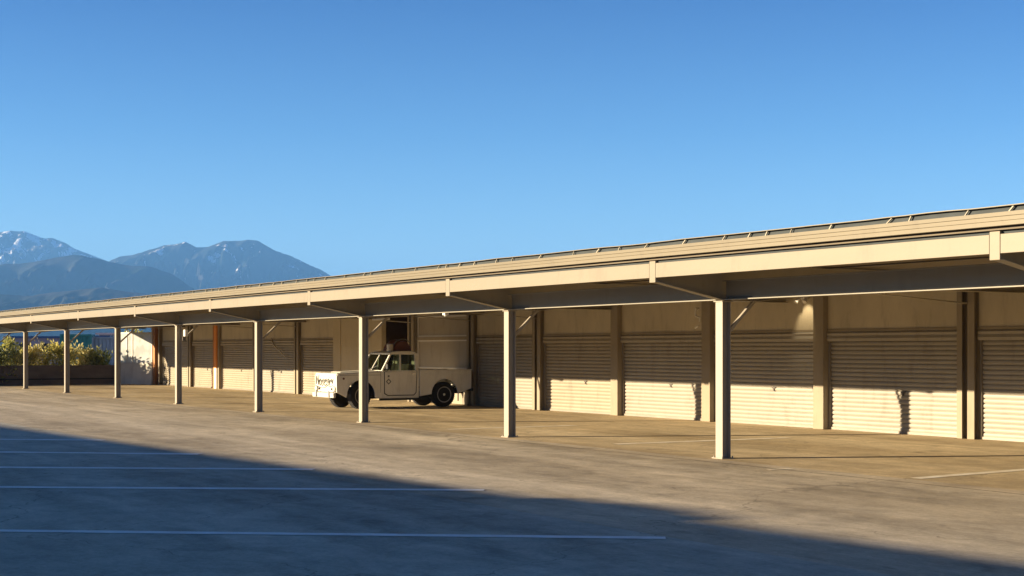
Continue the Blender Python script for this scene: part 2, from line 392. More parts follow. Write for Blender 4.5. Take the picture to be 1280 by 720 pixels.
# ------------------------------------------------------------------ carport canopy
posts = [-2.0, 4.6, 11.2, 17.75, 24.3, 31.0, 37.75, 44.65, 51.4, 58.5, 65.6, 71.7]
SE, SW = 72.1, -5.0                     # far and near end, as distance s = -x
carport = thing('carport', 'long beige steel carport with flat roof over paved bays before the garage doors', 'carport', (-30, D1, 0))
def cp(b, name, m, **k):
    o = b.build(name, m, **k); o.parent = carport; o.matrix_parent_inverse = Matrix.Translation(-Vector(carport.location)); return o
def hpost(b, x, y, z0, z1, a, d, tf=.014, tw=.012):
    b.box(x - a / 2, x + a / 2, y - d / 2, y - d / 2 + tf, z0, z1)
    b.box(x - a / 2, x + a / 2, y + d / 2 - tf, y + d / 2, z0, z1)
    b.box(x - tw / 2, x + tw / 2, y - d / 2 + tf, y + d / 2 - tf, z0, z1)
proto_post = None
for i, s in enumerate(posts):
    b = MB(); hpost(b, 0, 0, .012, 2.515, .17, .17)
    b.box(-.13, .13, -.13, .13, .0045, .018); b.box(-.11, .11, -.11, .11, 2.515, 2.529)
    for bx in (-.105, .105):
        for by in (-.105, .105): b.cyl((bx, by, .010), (bx, by, .045), .011, n=6)
    if proto_post is None:
        bm_ = b.build('post', M['post']); proto_post = bm_
        br = MB().bar((0, .09, 2.02), (0, .66, 2.55), .05, .05).build('knee_brace', M['post'])
        # cantilever arm towards the lot and tapered rafter towards the wall
        a = MB()
        dy = D0 - D1
        a.prism([(dy + .03, 2.81), (-.0, 2.545), (.7, 2.545), (3.0, 2.82), (D2 - D1 - .02, 2.82), (D2 - D1 - .02, 3.10), (dy + .03, 3.10)], 'x', -.006, .006)
        for (p, q) in [((dy + .03, 2.803), (0, 2.538)), ((0, 2.538), (.7, 2.538)), ((.7, 2.538), (3.0, 2.813)), ((3.0, 2.813), (D2 - D1 - .02, 2.813))]:
            a.bar((0, p[0], p[1]), (0, q[0], q[1]), .15, .014)
        a.box(-.075, .075, dy + .03, D2 - D1 - .02, 3.10, 3.112)
        arm = a.build('rafter', M['arm'])
        ep = MB().box(-.075, .075, dy - .022, dy + .028, 2.79, 3.125).build('rafter_end_plate', M['fascia'], bevel=.006)
        ep.parent = arm
        set_ = [bm_, br, arm]
        for o in set_:
            o.parent = carport
    else:
        set_ = []
        for o in (bm_, br, arm):
            c = o.copy(); C.objects.link(c); c.parent = carport; set_.append(c)
            for ch in o.children:
                k = ch.copy(); C.objects.link(k); k.parent = c
    for o in set_: o.location = Vector((-s, D1, 0)) - Vector(carport.location)
# beam over the posts, in lengths butted between the rafters
for s0, s1 in zip([SW] + posts, posts + [SE]):
    b = MB(); x1, x0 = -s0 - .08, -s1 + .08
    if s0 == SW: x1 = -SW
    if s1 == SE: x0 = -SE
    b.box(x0, x1, D1 - .006, D1 + .006, 2.556, 2.84)
    b.box(x0, x1, D1 - .085, D1 + .085, 2.542, 2.556); b.box(x0, x1, D1 - .085, D1 + .085, 2.84, 2.854)
    cp(b, 'beam', M['beam'])
    f = MB().box(x0, x1, D0 - .02, D0 + .02, 2.865, 3.09)
    cp(f, 'fascia_panel', M['fascia'], bevel=.004)
# gutter edge with a stepped profile
prof = [(D0 - .14, 3.175), (D0 - .145, 3.225), (D0 - .155, 3.23), (D0 - .16, 3.275), (D0 - .175, 3.28), (D0 - .18, 3.325),
        (D0 - .05, 3.325), (D0 - .05, 3.175)]
cp(MB().prism(prof, 'x', -SE - .05, -SW + .05), 'roof_edge_trim', M['gutter'])
# far end trim
cp(MB().box(-SE - .06, -SE, D0 - .045, D2 + .2, 3.13, 3.32), 'end_trim', M['gutter'])
cp(MB().box(-SW, -SW + .06, D0 - .045, D2 + .2, 3.13, 3.32), 'end_trim', M['gutter'])
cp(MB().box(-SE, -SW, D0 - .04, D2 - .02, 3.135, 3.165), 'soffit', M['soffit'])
cp(MB().box(-SE + .01, -SW - .01, D0 + .03, D0 + .06, 3.07, 3.134), 'gap_sun_block', M['closure'])  # dark batten added to keep sun from passing through the gap onto the beam
pu = MB()
for y in (14.1, 15.7, 17.2, 18.7, 20.2, 21.5):
    pu.box(-SE + .02, -SW - .02, y - .03, y + .03, 3.114, 3.134)
cp(pu, 'purlin', M['steel'])
# corrugated roof: open rib ends seen above the trim
def corr(x0, x1, y0, y1, z0, slope, pitch, amp, t=.008):
    b = MB(); n = int((x1 - x0) / pitch); pr = []
    for i in range(n):
        x = x0 + i * pitch; j = random.uniform(-.010, .008)
        pr += [(x, 0), (x + pitch * .12, 0), (x + pitch * .22, amp * .85 + j), (x + pitch * .5, amp + j), (x + pitch * .9, amp * .85 + j)]
    pr.append((x0 + n * pitch, 0))
    vs = []; m = len(pr)
    for y in (y0, y1):
        for dz in (0, t):
            vs += [(px, y, z0 + slope * (y - y0) + pz + dz) for px, pz in pr]
    fs = []
    for i in range(m - 1):
        fs += [(i, i + 1, 2 * m + i + 1, 2 * m + i), (m + i, 3 * m + i, 3 * m + i + 1, m + i + 1), (i, m + i, m + i + 1, i + 1), (2 * m + i, 2 * m + i + 1, 3 * m + i + 1, 3 * m + i)]
    b.add(vs, fs); return b
cp(corr(-SE, -SW, D0 + .02, D2 + .25, 3.345, .004, .28, .03), 'roof_sheet', M['roof'])
cp(MB().box(-SE + .01, -SW - .01, D0 - .10, D0 - .06, 3.326, 3.392), 'rib_closure', M['closure'])
# thin sheet lip over the ribs, slightly buckled, with the bent tabs that hold it
lip = MB(); nx = 230; vs_ = []
for i in range(nx + 1):
    x = -SE + (SE - SW) * i / nx; dz = noise.noise(Vector((x * .7, 0, 0))) * .010 + random.uniform(-.0025, .0025)
    for y, z in ((D0 - .17, 3.393), (D0 - .17, 3.403), (D0 + .3, 3.407), (D0 + .3, 3.397)): vs_.append((x, y, z + dz))
lip.add(vs_, [(4 * i + k, 4 * i + (k + 1) % 4, 4 * i + 4 + (k + 1) % 4, 4 * i + 4 + k) for i in range(nx) for k in range(4)])
cp(lip, 'roof_lip', M['gutter'])
tabs = MB(); x = -SE + .1
while x < -SW - .1:
    k = random.uniform(.03, .09); tabs.bar((x, D0 - .13, 3.327), (x + k, D0 - .13, 3.390), .02, random.uniform(.008, .018)); x += random.uniform(.3, 1.1)
o = cp(tabs, 'lip_tab', M['arm']); o['kind'] = 'stuff'

# ------------------------------------------------------------------ garage row
garage = thing('garage_building', 'long beige garage row with grey roller shutters under the carport', 'building', (-36, 25, 0))
def gb(b, name, m, parent=None, **k):
    o = b.build(name, m, **k)
    if parent is None: o.parent = garage; o.matrix_parent_inverse = Matrix.Translation(-Vector(garage.location))
    else: o.parent = parent
    return o
cols = [(3.2, 'p'), (7.2, 'p'), (11.2, 'p'), (15.2, 'p'), (19.11, 'd'), (23.16, 'p'), (27.02, 'p'), (30.82, 'p'), (34.68, 'd'), (38.5, 'd'), (42.5, 'd'),
        (44.9, 'n'), (48.8, 'n'), (52.2, 'd'), (56.6, 'd'), (61.3, 'o'), (64.9, 'd'), (69.75, 'b')]
GE = 70.05
WT = 3.12
for s, k in cols:
    if k == 'p':
        b = MB().box(-s - .16, -s + .16, D2 - .12, D2 + .15, .005, WT)
        o = gb(b, 'pier', M['pier'], bevel=.01)
    elif k in 'd':
        for dx, w_ in ((-.15, .13), (.13, .17)):
            b = MB(); hpost(b, -s + dx, D2 - .02, .008, WT, w_, .16, .016, .014); gb(b, 'steel_column', M['pier'])
        gb(MB().box(-s - .2, -s + .2, D2 + .08, D2 + .15, .005, WT), 'jamb', M['steel'])
    elif k == 'n':
        gb(MB().box(-s - .08, -s + .08, D2 - .02, D2 + .15, .005, WT), 'jamb', M['plaster'])
    elif k == 'o':
        gb(MB().box(-s - .26, -s - .06, D2 - .13, D2 + .1, .005, WT), 'pier', M['brown'])['label'] = 'brown timber pier beside the orange one'
        o = gb(MB().box(-s - .04, -s + .26, D2 - .16, D2 + .1, .93, WT), 'pier', M['rust'], bevel=.01); o['label'] = 'rust orange pier'
        gb(MB().box(-s - .04, -s + .26, D2 - .157, D2 + .1, .005, .93), 'pier_sunlit_part', M['render'], bevel=.01)  # sunlit foot of the orange pier, its light put into a pale colour
        gb(MB().box(-s + .29, -s + .42, D2 - .1, D2 + .1, .005, WT), 'jamb', M['pier'])
    elif k == 'b':
        o = gb(MB().box(-GE, -GE + .34, D2 - .2, D2 + .15, .005, WT), 'corner_pier', M['brown'], bevel=.01); o['label'] = 'orange-brown corner pier at the far end'
        b = MB(); hpost(b, -s + .42, D2 - .02, .008, WT, .16, .2); gb(b, 'steel_column', M['pier'])
        gb(MB().box(-s + .2, -s + .6, D2 + .08, D2 + .15, .005, WT), 'jamb', M['steel'])
def curtain(x0, x1, z0, z1, y, pitch=.094, amp=.028):
    b = MB(); n = int(round((z1 - z0) / pitch)); p = (z1 - z0) / n; pr = []
    for i in range(n):
        z = z0 + i * p
        pr += [(0, z), (-amp * .8, z + p * .12), (-amp, z + p * .45), (-amp * .75, z + p * .78), (0, z + p * .93)]
    pr.append((0, z1)); m = len(pr)
    xs = [x0, (x0 * 2 + x1) / 3, (x0 + 2 * x1) / 3, x1]
    sag = random.uniform(-.006, .006)
    vs = [(x, y + q + (sag if 0 < k < 3 else 0), z) for k, x in enumerate(xs) for q, z in pr]
    fs = [(k * m + i, (k + 1) * m + i, (k + 1) * m + i + 1, k * m + i + 1) for k in range(3) for i in range(m - 1)]
    return b.add(vs, fs)
edge = [(a[0], b_[0], a[1], b_[1]) for a, b_ in zip(cols, cols[1:])]
for i, (sa, sb, ka, kb) in enumerate(edge):
    off = {'p': .16, 'd': .23, 'n': .08, 'o': .44, 'b': .62}
    ra = {'p': .16, 'd': .23, 'n': .08, 'o': .27, 'b': .3}[ka]      # side of the column facing growing s
    lb = {'p': .16, 'd': .23, 'n': .08, 'o': .44, 'b': .62}[kb]
    x1 = -sa - ra; x0 = -sb + lb
    if sa == 44.9:                                                   # blank plastered bay
        gb(MB().box(x0, x1, D2 + .0, D2 + .15, .005, WT), 'plaster_wall', M['plaster'], bevel=.005)
        gb(MB().box(x0, x0 + .5, D2 - .03, D2, .005, WT), 'wall_pilaster', M['plaster'])
        continue
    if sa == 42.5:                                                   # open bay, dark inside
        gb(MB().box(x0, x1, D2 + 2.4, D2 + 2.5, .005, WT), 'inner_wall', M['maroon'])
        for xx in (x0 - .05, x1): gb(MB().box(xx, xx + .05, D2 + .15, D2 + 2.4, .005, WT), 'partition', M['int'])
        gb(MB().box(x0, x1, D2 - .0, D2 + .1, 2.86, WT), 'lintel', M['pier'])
        continue
    hz = 2.14
    if sa == 38.5:                                                   # framed sectional door
        gb(MB().box(x0, x1, D2 + .02, D2 + .14, 2.88, WT), 'wall_panel', M['panel'])
        d = gb(MB().box(x0 + .03, x1 - .03, D2 + .05, D2 + .10, 1.10, 2.88).box(x0 + .03, x1 - .03, D2 + .05, D2 + .10, .02, 1.094), 'sectional_door', M['doorw'], bevel=.004)
        d['label'] = 'warm beige sectional door with raised frame behind the truck bed'
        fr = MB()
        for z in (1.13, 2.02, 2.17, 2.80): fr.box(x0 + .06, x1 - .06, D2 + .02, D2 + .05, z, z + .045)
        for x in (x0 + .06, x1 - .11): fr.box(x, x + .05, D2 + .018, D2 + .05, 1.13, 2.85)
        gb(fr, 'door_frame', M['white'], parent=d)
        gb(MB().box(x0 + .06, x1 - .06, D2 + .0, D2 + .05, 2.06, 2.165), 'door_rib', M['pier'], parent=d)
        continue
    gb(MB().box(x0, x1, D2 + .02, D2 + .14, hz, WT), 'wall_panel', M['panel'])
    gb(MB().box(x0, x1, D2 - .005, D2 + .02, hz, hz + .05), 'lintel_trim', M['pier'])
    mt = M['doorw'] if i % 5 == 2 or i > 13 else M['door']
    d = gb(curtain(x0 + .03, x1 - .03, .05, 1.93, D2 + .10), 'roller_door', mt)
    gb(MB().prism([(D2 - .02, 1.93), (D2 - .035, 1.99), (D2 - .01, 2.05), (D2 - .03, 2.10), (D2 + .0, hz - .004), (D2 + .1, hz - .004), (D2 + .1, 1.93)], 'x', x0 + .01, x1 - .01), 'drum_cover', mt, parent=d)
    gb(MB().box(x0 + .04, x1 - .04, D2 + .05, D2 + .10, .008, .06), 'bottom_bar', M['rail'], parent=d)
    for x in (x0 + .002, x1 - .047): gb(MB().box(x, x + .045, D2 + .03, D2 + .13, .008, 1.93), 'guide_rail', M['rail'], parent=d)
    xc = (x0 + x1) / 2 + .3
    gb(MB().box(xc - .06, xc + .06, D2 + .055, D2 + .078, .86, .89).box(xc - .02, xc + .02, D2 + .05, D2 + .08, .80, .86), 'handle', M['steel'], parent=d)
gb(MB().box(-GE, -3, 29.0, 29.2, .0, 3.1), 'back_wall', M['panel'])
gb(MB().box(-GE, -GE + .2, D2 + .15, 29.0, .0, 3.1), 'end_wall', M['panel'])
gb(MB().box(-3.2, -3.0, D2 + .15, 29.0, .0, 3.1), 'end_wall', M['panel'])
gb(corr(-GE - .2, -2.8, D2 + .26, 29.5, 3.36, .004, .28, .044), 'roof_sheet', M['roof'])
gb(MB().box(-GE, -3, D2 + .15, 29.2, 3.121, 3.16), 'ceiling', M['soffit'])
# short haunches reaching out from the wall columns
h0 = MB().prism([(D2 - .1, 2.62), (D2 - 2.6, 2.765), (D2 - 2.6, 2.78), (D2 - .1, 2.78)], 'x', -.03, .03)
for s, k in cols:
    if k == 'd':
        gb(MB().prism([(D2 - .1, 2.64), (D2 - 2.6, 2.79), (D2 - 2.6, 2.80), (D2 - .1, 2.67)], 'x', -s - .05, -s + .05), 'wall_bracket', M['arm'])

# ------------------------------------------------------------------ lamps
def wall_lamp(s, y, z, label, lit=False, arm_h=.0):
    t = thing('wall_lamp', label, 'lamp', (-s, y, z), 'small lamps under the canopy')
    MB().box(-.06, .06, -.02, .10, -.04, .04).build('junction_box', M['lamp'], t, bevel=.006)
    hd = MB()
    for x in (-.12, .12): hd.cyl((x, -.02, -.01), (x * 1.15, -.10, -.10), .025, .055, 12)
    hd.bar((-.12, 0, 0), (.12, 0, 0), .025, .025)
    hd.build('lamp_head', M['lamp'], t)
    return t
# twin lamp, lit, near the pier right of the nearest visible post
wall_lamp(23.62, D2 - .12, 2.90, 'small white twin-head lamp, lit, high beside the pier right of the nearest post')
ld = bpy.data.lights.new('lamp_light', 'SPOT'); lo = bpy.data.objects.new('lamp_light', ld); C.objects.link(lo)
lo.location = (-23.62, D2 - .42, 2.98); ld.energy = 8; ld.color = (1, .80, .5); ld.spot_size = R(62); ld.spot_blend = .7; ld.shadow_soft_size = .03
lo.rotation_euler = Vector((0, .42, -.62)).to_track_quat('-Z', 'Y').to_euler()
t = thing('pipe_fitting', 'short bent white pipe with tap, high on the pier left of the nearest post', 'pipe', (-27.35, D2 - .16, 2.45))
MB().path([(0, .1, .32), (0, 0, .30), (0, 0, .12), (.16, 0, .08), (.16, 0, -.02)], .022).build('pipe', M['lamp'], t)
MB().cyl((-.02, 0, -.17), (.1, 0, -.12), .03, .02).build('spout', M['lamp'], t)
t = thing('strip_light', 'pale strip light on the canopy underside above the truck cab', 'lamp', (-32.7, 16.2, 2.50))
MB().box(-.42, .42, -.05, .05, .0, .05).build('lamp_body', M['lamp'], t, bevel=.01)
for xx in (-.3, .3): MB().cyl((xx, 0, .05), (xx, 0, .62), .012, n=6).build('hanger', M['steel'], t)
t = thing('sensor_box', 'tiny white box under the canopy beam above the truck bed', 'sensor', (-26.95, D1, 2.49))
MB().box(-.06, .06, -.05, .05, 0, .05).build('housing', M['lamp'], t, bevel=.008); MB().cyl((0, 0, -.02), (0, 0, 0), .03).build('lens', M['lamp'], t)
t = thing('floodlight', 'pale floodlight on a bracket at the top of the post left of the orange pier', 'lamp', (-44.4, D1 + .15, 2.15))
MB().box(-.09, .09, -.05, .05, .02, .24).build('lamp_body', M['lamp'], t, bevel=.015); MB().box(-.02, .02, -.1, .0, -.12, .02).build('bracket', M['steel'], t)
cb = MB().path([(-54.9, D2 - .04, 2.22), (-54.7, D2 - .06, 2.02), (-54.35, D2 - .05, 1.82), (-54.0, D2 - .05, 1.72), (-53.6, D2 - .05, 1.55), (-53.3, D2 - .05, 1.42)], .022)
tag(cb.build('hanging_cable', M['cable']), 'loose pale cable hanging crookedly across a shaded roller door behind the posts', 'cable')

# ------------------------------------------------------------------ pickup truck (nose towards the lot, -y)
TX, TY = -38.05 - .775, 19.7
truck = thing('pickup_truck', 'old white two-door pickup truck backed into a bay under the carport', 'truck', (TX, TY, 0))
def tb(b, name, m, parent=None, **k): return b.build(name, m, parent or truck, **k)
W2 = .775
def arch(cy, r, n=14, z0=.30):
    a0 = math.asin((z0 - .40) / r)
    return [(cy + r * math.cos(a), .40 + r * math.sin(a)) for a in [math.pi - a0 + (a0 * 2 - math.pi) * i / n for i in range(n + 1)]]
YF, YR = 18.2 - TY, 21.0 - TY
NOSE, TAIL = 17.42 - TY, 21.95 - TY
AR = .46
# fenders: front wing, door sill, bed side as one side skin per side with arches
def side(x0, x1):
    sk = [(NOSE, .42), (NOSE + .02, .98), (NOSE + .06, 1.05), (-.80, 1.09), (.42, 1.12), (.42, .30)]
    bt = [(YR - AR - .10, .30)]
    lo = [(.42, .30)]
    pts = [(NOSE, .46), (NOSE - .01, .97), (NOSE + .05, 1.045), (-.82, 1.10), (.42, 1.12), (.42, .30)] 
    fa = arch(YF, AR)               # runs from rear-left to right; reverse to walk back to nose
    pts += [(YF + AR + .06, .30)] + fa[::-1] + [(YF - AR - .0 + .0, .40)]
    # drop duplicates
    out = []
    for p in pts:
        if not out or (abs(p[0] - out[-1][0]) + abs(p[1] - out[-1][1])) > 1e-4: out.append(p)
    return out
def prof_front():
    fa = arch(YF, AR, 14, .34)      # from front-bottom over the top to rear-bottom
    return [(NOSE, .50), (NOSE - .01, .97), (NOSE + .05, 1.045), (-.82, 1.10), (.43, 1.12), (.43, .30), (YF + AR + .10, .30)] + fa[::-1]
def prof_bed():
    fa = arch(YR, AR, 14, .40)
    return [(.45, .34), (.45, 1.13), (TAIL, 1.12), (TAIL, .56)] + fa[::-1]
for sx in (-1, 1):
    a, b_ = (sx * (W2 - .05), sx * W2)
    tb(MB().prism(prof_front(), 'x', min(a, b_), max(a, b_)), 'front_wing', M['truck'], bevel=.03)
    tb(MB().prism(prof_bed(), 'x', min(a, b_), max(a, b_)), 'bed_side', M['truck'], bevel=.022)
    for cy in (YF, YR):
        # arch lip
        l = MB(); pp = [(cy + (AR + .015) * math.cos(t_), .40 + (AR + .015) * math.sin(t_)) for t_ in [math.pi * (i / 14) for i in range(15)]]
        for p, q in zip(pp, pp[1:]): l.bar((sx * (W2 + .006), p[0], p[1]), (sx * (W2 + .006), q[0], q[1]), .03, .03)
        tb(l, 'arch_lip', M['truck'])
# cross panels
tb(MB().box(-W2 + .05, W2 - .05, NOSE + .012, NOSE + .04, .50, .99), 'front_panel', M['truck'], bevel=.01)
hood = tb(MB().prism([(NOSE - .02, .985), (NOSE + .03, 1.055), (-.82, 1.125), (-.80, 1.09), (NOSE + .05, 1.0)], 'x', -W2 + .03, W2 - .03), 'hood', M['truck'], bevel=.012)
tb(MB().prism([(NOSE + .3, 1.07), (NOSE + .34, 1.095), (-.86, 1.14), (-.86, 1.11)], 'x', -.33, .33), 'hood_bulge', M['truck'], parent=hood, bevel=.01)
tb(MB().box(-W2 + .05, W2 - .05, .36, .41, .5, 1.14), 'cab_rear_panel', M['truck'])
tb(MB().box(-W2 + .05, W2 - .05, .45, .49, .5, 1.14), 'bed_front_panel', M['truck'])
tg = tb(MB().box(-W2 + .05, W2 - .05, TAIL - .05, TAIL - .005, .56, 1.11), 'tailgate', M['truck'], bevel=.01)
tb(MB().box(-W2 + .05, W2 - .05, .45, TAIL - .05, .60, .64), 'bed_floor', M['black'])
tb(MB().box(-W2 + .05, W2 - .05, -.9, .36, .34, .40), 'cab_floor', M['under'])
tb(MB().box(-W2 + .06, W2 - .06, NOSE + .06, -.86, .78, .96), 'engine_bay', M['under'])
# cab: roof, pillars, glass
RZ = 1.70
def taper(z): return (W2 - .03) - (z - 1.10) * .13
roof = MB()
x_ = taper(RZ)
roof.prism([(-.50, 1.60), (-.50, 1.645), (-.40, 1.69), (-.1, 1.71), (.25, 1.705), (.38, 1.67), (.405, 1.60)], 'x', -x_, x_)
tb(roof, 'cab_roof', M['truck'], bevel=.025)
for sx in (-1, 1):
    xb, xt = sx * taper(1.12), sx * (taper(1.62))
    p = MB()
    p.bar((xb, -.80, 1.11), (xt, -.48, 1.62), .05, .06)
    tb(p, 'windscreen_pillar', M['truck'], bevel=.006)
    tb(MB().bar((xb, -.20, 1.12), (xt, -.17, 1.62), .05, .045), 'door_pillar', M['truck'])
    tb(MB().bar((xb, .36, 1.12), (xt, .36, 1.64), .06, .10), 'rear_pillar', M['truck'], bevel=.01)
    g = MB(); e = .015 * sx
    g.add([(xb - e, -.76, 1.13), (xb - e, -.20, 1.13), (xt - e, -.17, 1.6), (xt - e, -.46, 1.6)], [(0, 1, 2, 3)])
    tb(g, 'quarter_window', M['glass'])
    g = MB().add([(xb - e, -.19, 1.13), (xb - e, .33, 1.13), (xt - e, .33, 1.6), (xt - e, -.16, 1.6)], [(0, 1, 2, 3)])
    tb(g, 'door_window', M['glass'])
    # door skin
    xo0, xo1 = sorted((sx * (W2 + .0005), sx * (W2 + .012)))
    d = tb(MB().prism([(-.72, .46), (-.62, .40), (.24, .40), (.31, .47), (.34, 1.105), (-.72, 1.085)], 'x', xo0, xo1), 'cab_door', M['truck'], bevel=.01)
    tb(MB().prism([(-.745, .44), (-.63, .375), (.25, .375), (.335, .46), (.365, 1.107), (-.745, 1.085)], 'x', *sorted((sx * (W2 - .002), sx * (W2 + .003)))), 'door_seal', M['black'], parent=d)
    xi0, xi1 = sorted((sx * (W2 + .012), sx * (W2 + .020)))
    tb(MB().prism([(-.30, .56), (.22, .56), (.26, .60), (.27, .98), (-.38, .98), (-.38, .62)], 'x', xi0, xi1), 'door_pressing', M['truck'], parent=d, bevel=.006)
    tb(MB().box(min(xi0, sx * (W2 + .04)), max(xi0, sx * (W2 + .04)), .16, .28, 1.01, 1.035), 'door_handle', M['chrome'], parent=d)
    # sill and waist rail
    tb(MB().box(*sorted((sx * (W2 - .10), sx * (W2 - .02))), -.86, .72, .24, .30), 'sill', M['black'])
    tb(MB().box(*sorted((sx * (W2), sx * (W2 + .014))), -.80, .42, 1.108, 1.125), 'waist_rail', M['truck'])
ws = MB(); xb, xt = taper(1.12) - .02, taper(1.6) - .02
ws.add([(-xb, -.79, 1.12), (xb, -.79, 1.12), (xt, -.49, 1.61), (-xt, -.49, 1.61)], [(0, 1, 2, 3)])
tb(ws, 'windscreen', M['glass'])
tb(MB().bar((0, -.80, 1.12), (0, -.495, 1.61), .03, .02).bar((-xb, -.80, 1.115), (xb, -.80, 1.115), .03, .04), 'windscreen_frame', M['truck'])
tb(MB().bar((-.15, -.815, 1.14), (.35, -.72, 1.28), .012, .012), 'wiper', M['black'])
tb(MB().box(-.66, .66, .34, .40, 1.12, 1.22).box(-.64, -.45, .34, .40, 1.22, 1.6).box(.45, .64, .34, .40, 1.22, 1.6), 'cab_back', M['truck'])
tb(MB().add([(-.45, .37, 1.22), (.45, .37, 1.22), (.45, .37, 1.6), (-.45, .37, 1.6)], [(0, 1, 2, 3)]), 'rear_window', M['glass'])
tb(MB().box(-.62, .62, -.30, .12, .55, .72).prism([(.05, .70), (.18, 1.32), (.30, 1.32), (.26, .70)], 'x', -.60, .60), 'bench_seat', M['seat'], bevel=.03)
tb(MB().box(-.68, .68, -.80, -.62, .8, 1.13), 'dashboard', M['black'], bevel=.02)
sw = MB(); c0 = Vector((.34, -.50, 1.14)); u1 = Vector((1, 0, 0)); u2 = Vector((0, .45, .89))
pts = [c0 + .2 * (u1 * math.cos(t_) + u2 * math.sin(t_)) for t_ in [2 * math.pi * i / 20 for i in range(21)]]
sw.path(pts, .013, 6).cyl(c0, c0 + Vector((0, -.25, -.13)), .02); tb(sw, 'steering_wheel', M['black'])
for sx in (-1, 1):
    m_ = MB().bar((sx * W2, -.66, 1.10), (sx * (W2 + .12), -.70, 1.22), .015, .015).box(*sorted((sx * (W2 + .08), sx * (W2 + .20))), -.73, -.70, 1.18, 1.32)
    tb(m_, 'wing_mirror', M['black'])
# seams, creases, side details
for sx in (-1, 1):
    q0, q1 = sorted((sx * (W2 - .001), sx * (W2 + .004)))
    tb(MB().box(q0, q1, -.86, -.852, .48, 1.09).box(q0, q1, NOSE + .10, -.86, .995, 1.003), 'panel_seam', M['black'])
    q0, q1 = sorted((sx * (W2 - .001), sx * (W2 + .012)))
    tb(MB().prism([(.60, 1.0), (.60, 1.03), (TAIL - .06, 1.03), (TAIL - .06, 1.0)], 'x', q0, q1), 'bed_crease', M['truck'], bevel=.005)
    tb(MB().box(*sorted((sx * (W2 - .03), sx * (W2 + .02))), .46, TAIL + .01, 1.12, 1.145), 'bed_rail', M['truck'], bevel=.008)
    tb(MB().cyl((sx * W2, NOSE + .22, .90), (sx * (W2 + .02), NOSE + .22, .90), .03, n=12), 'side_repeater', M['maroon'])
    tb(MB().box(*sorted((sx * (W2 - .03), sx * (W2 - .01))), YR + .47, YR + .50, .18, .55), 'mudflap', M['black'])
# bumper, lights
bp = MB()
bp.prism([(NOSE - .09, .34), (NOSE - .10, .48), (NOSE - .01, .50), (NOSE - .01, .34)], 'x', -W2 + .01, W2 - .03)
tb(bp, 'front_bumper', M['white'], bevel=.02)
for x in (-.45, .45): tb(MB().box(x - .04, x + .04, NOSE - .13, NOSE - .095, .36, .54), 'overrider', M['cwhite'], bevel=.008)
for sx in (-1, 1):
    hl = tb(MB().cyl((sx * .64, NOSE - .035, .60), (sx * .64, NOSE + .02, .60), .085, .09, 20), 'headlight', M['chrome'])
    tb(MB().lathe([(0, .07), (.012, .05), (.018, .01)], 'z', 16), 'lens', M['lamp'], parent=hl).location = (0, 0, 0)
    ch = hl.children[0]; ch.rotation_euler = (R(90), 0, 0); ch.location = (sx * .64, NOSE - .034, .60)
    tb(MB().cyl((sx * .44, NOSE - .02, .59), (sx * .44, NOSE + .02, .59), .035, n=12), 'indicator', M['black'])
    tb(MB().box(*sorted((sx * .66, sx * .76)), TAIL - .005, TAIL + .02, .72, .92), 'tail_light', M['maroon'])
# hand-drawn lettering on the front panel (an N and a joined scrawl) and the mark on the wing
ink = MB(); Y = NOSE - .012
def st(pts, r=.014):
    v = [Vector((p[0], Y + .02, p[1])) for p in pts]
    for a, b_ in zip(v, v[1:]): ink.bar(a, b_, .012, r * 1.5)
st([(-.68, .72), (-.65, .96), (-.53, .70), (-.50, .98)], .020)
st([(-.46, .86), (-.45, .71), (-.38, .69), (-.34, .80), (-.35, .87), (-.31, .72)], .018)
st([(-.22, .86), (-.29, .83), (-.24, .77), (-.18, .73), (-.24, .68), (-.30, .71)], .018)
st([(-.12, .77), (-.02, .80), (-.04, .87), (-.10, .86), (-.12, .72), (-.05, .68), (.03, .73)], .017)
st([(.08, .68), (.11, .86), (.17, .88), (.22, .85), (.20, .70)], .017)
st([(.27, .70), (.29, .87), (.36, .80), (.40, .88), (.47, .86), (.46, .74), (.54, .90)], .014)
st([(-.56, .66), (-.3, .61), (-.05, .63), (.12, .69), (.30, .66), (.50, .70)], .013)
st([(-.40, .94), (-.1, .95), (.2, .93), (.52, .95)], .006)
for dx in (-.44, -.24, -.02, .16, .34): st([(dx, .78), (dx + .05, .90), (dx + .09, .76)], .008)
lt = tb(ink, 'lettering', M['ink'], parent=[c for c in truck.children if c.name.startswith('front_panel')][0])
# recessed surround
mk = MB()
for (y, z, r) in ((-.60, .96, .028),):
    mk.box(W2 + .012, W2 + .016, y - r, y + r, z - r, z + r)
mk.prism([(-.60, .89), (-.51, .80), (-.60, .71), (-.69, .80)], 'x', W2 + .012, W2 + .015)
tb(mk, 'door_emblem', M['greymark'])
ml = MB().prism([(-.60, .85), (-.55, .80), (-.60, .75), (-.65, .80)], 'x', W2 + .015, W2 + .018)
tb(ml, 'emblem_centre', M['truck'])
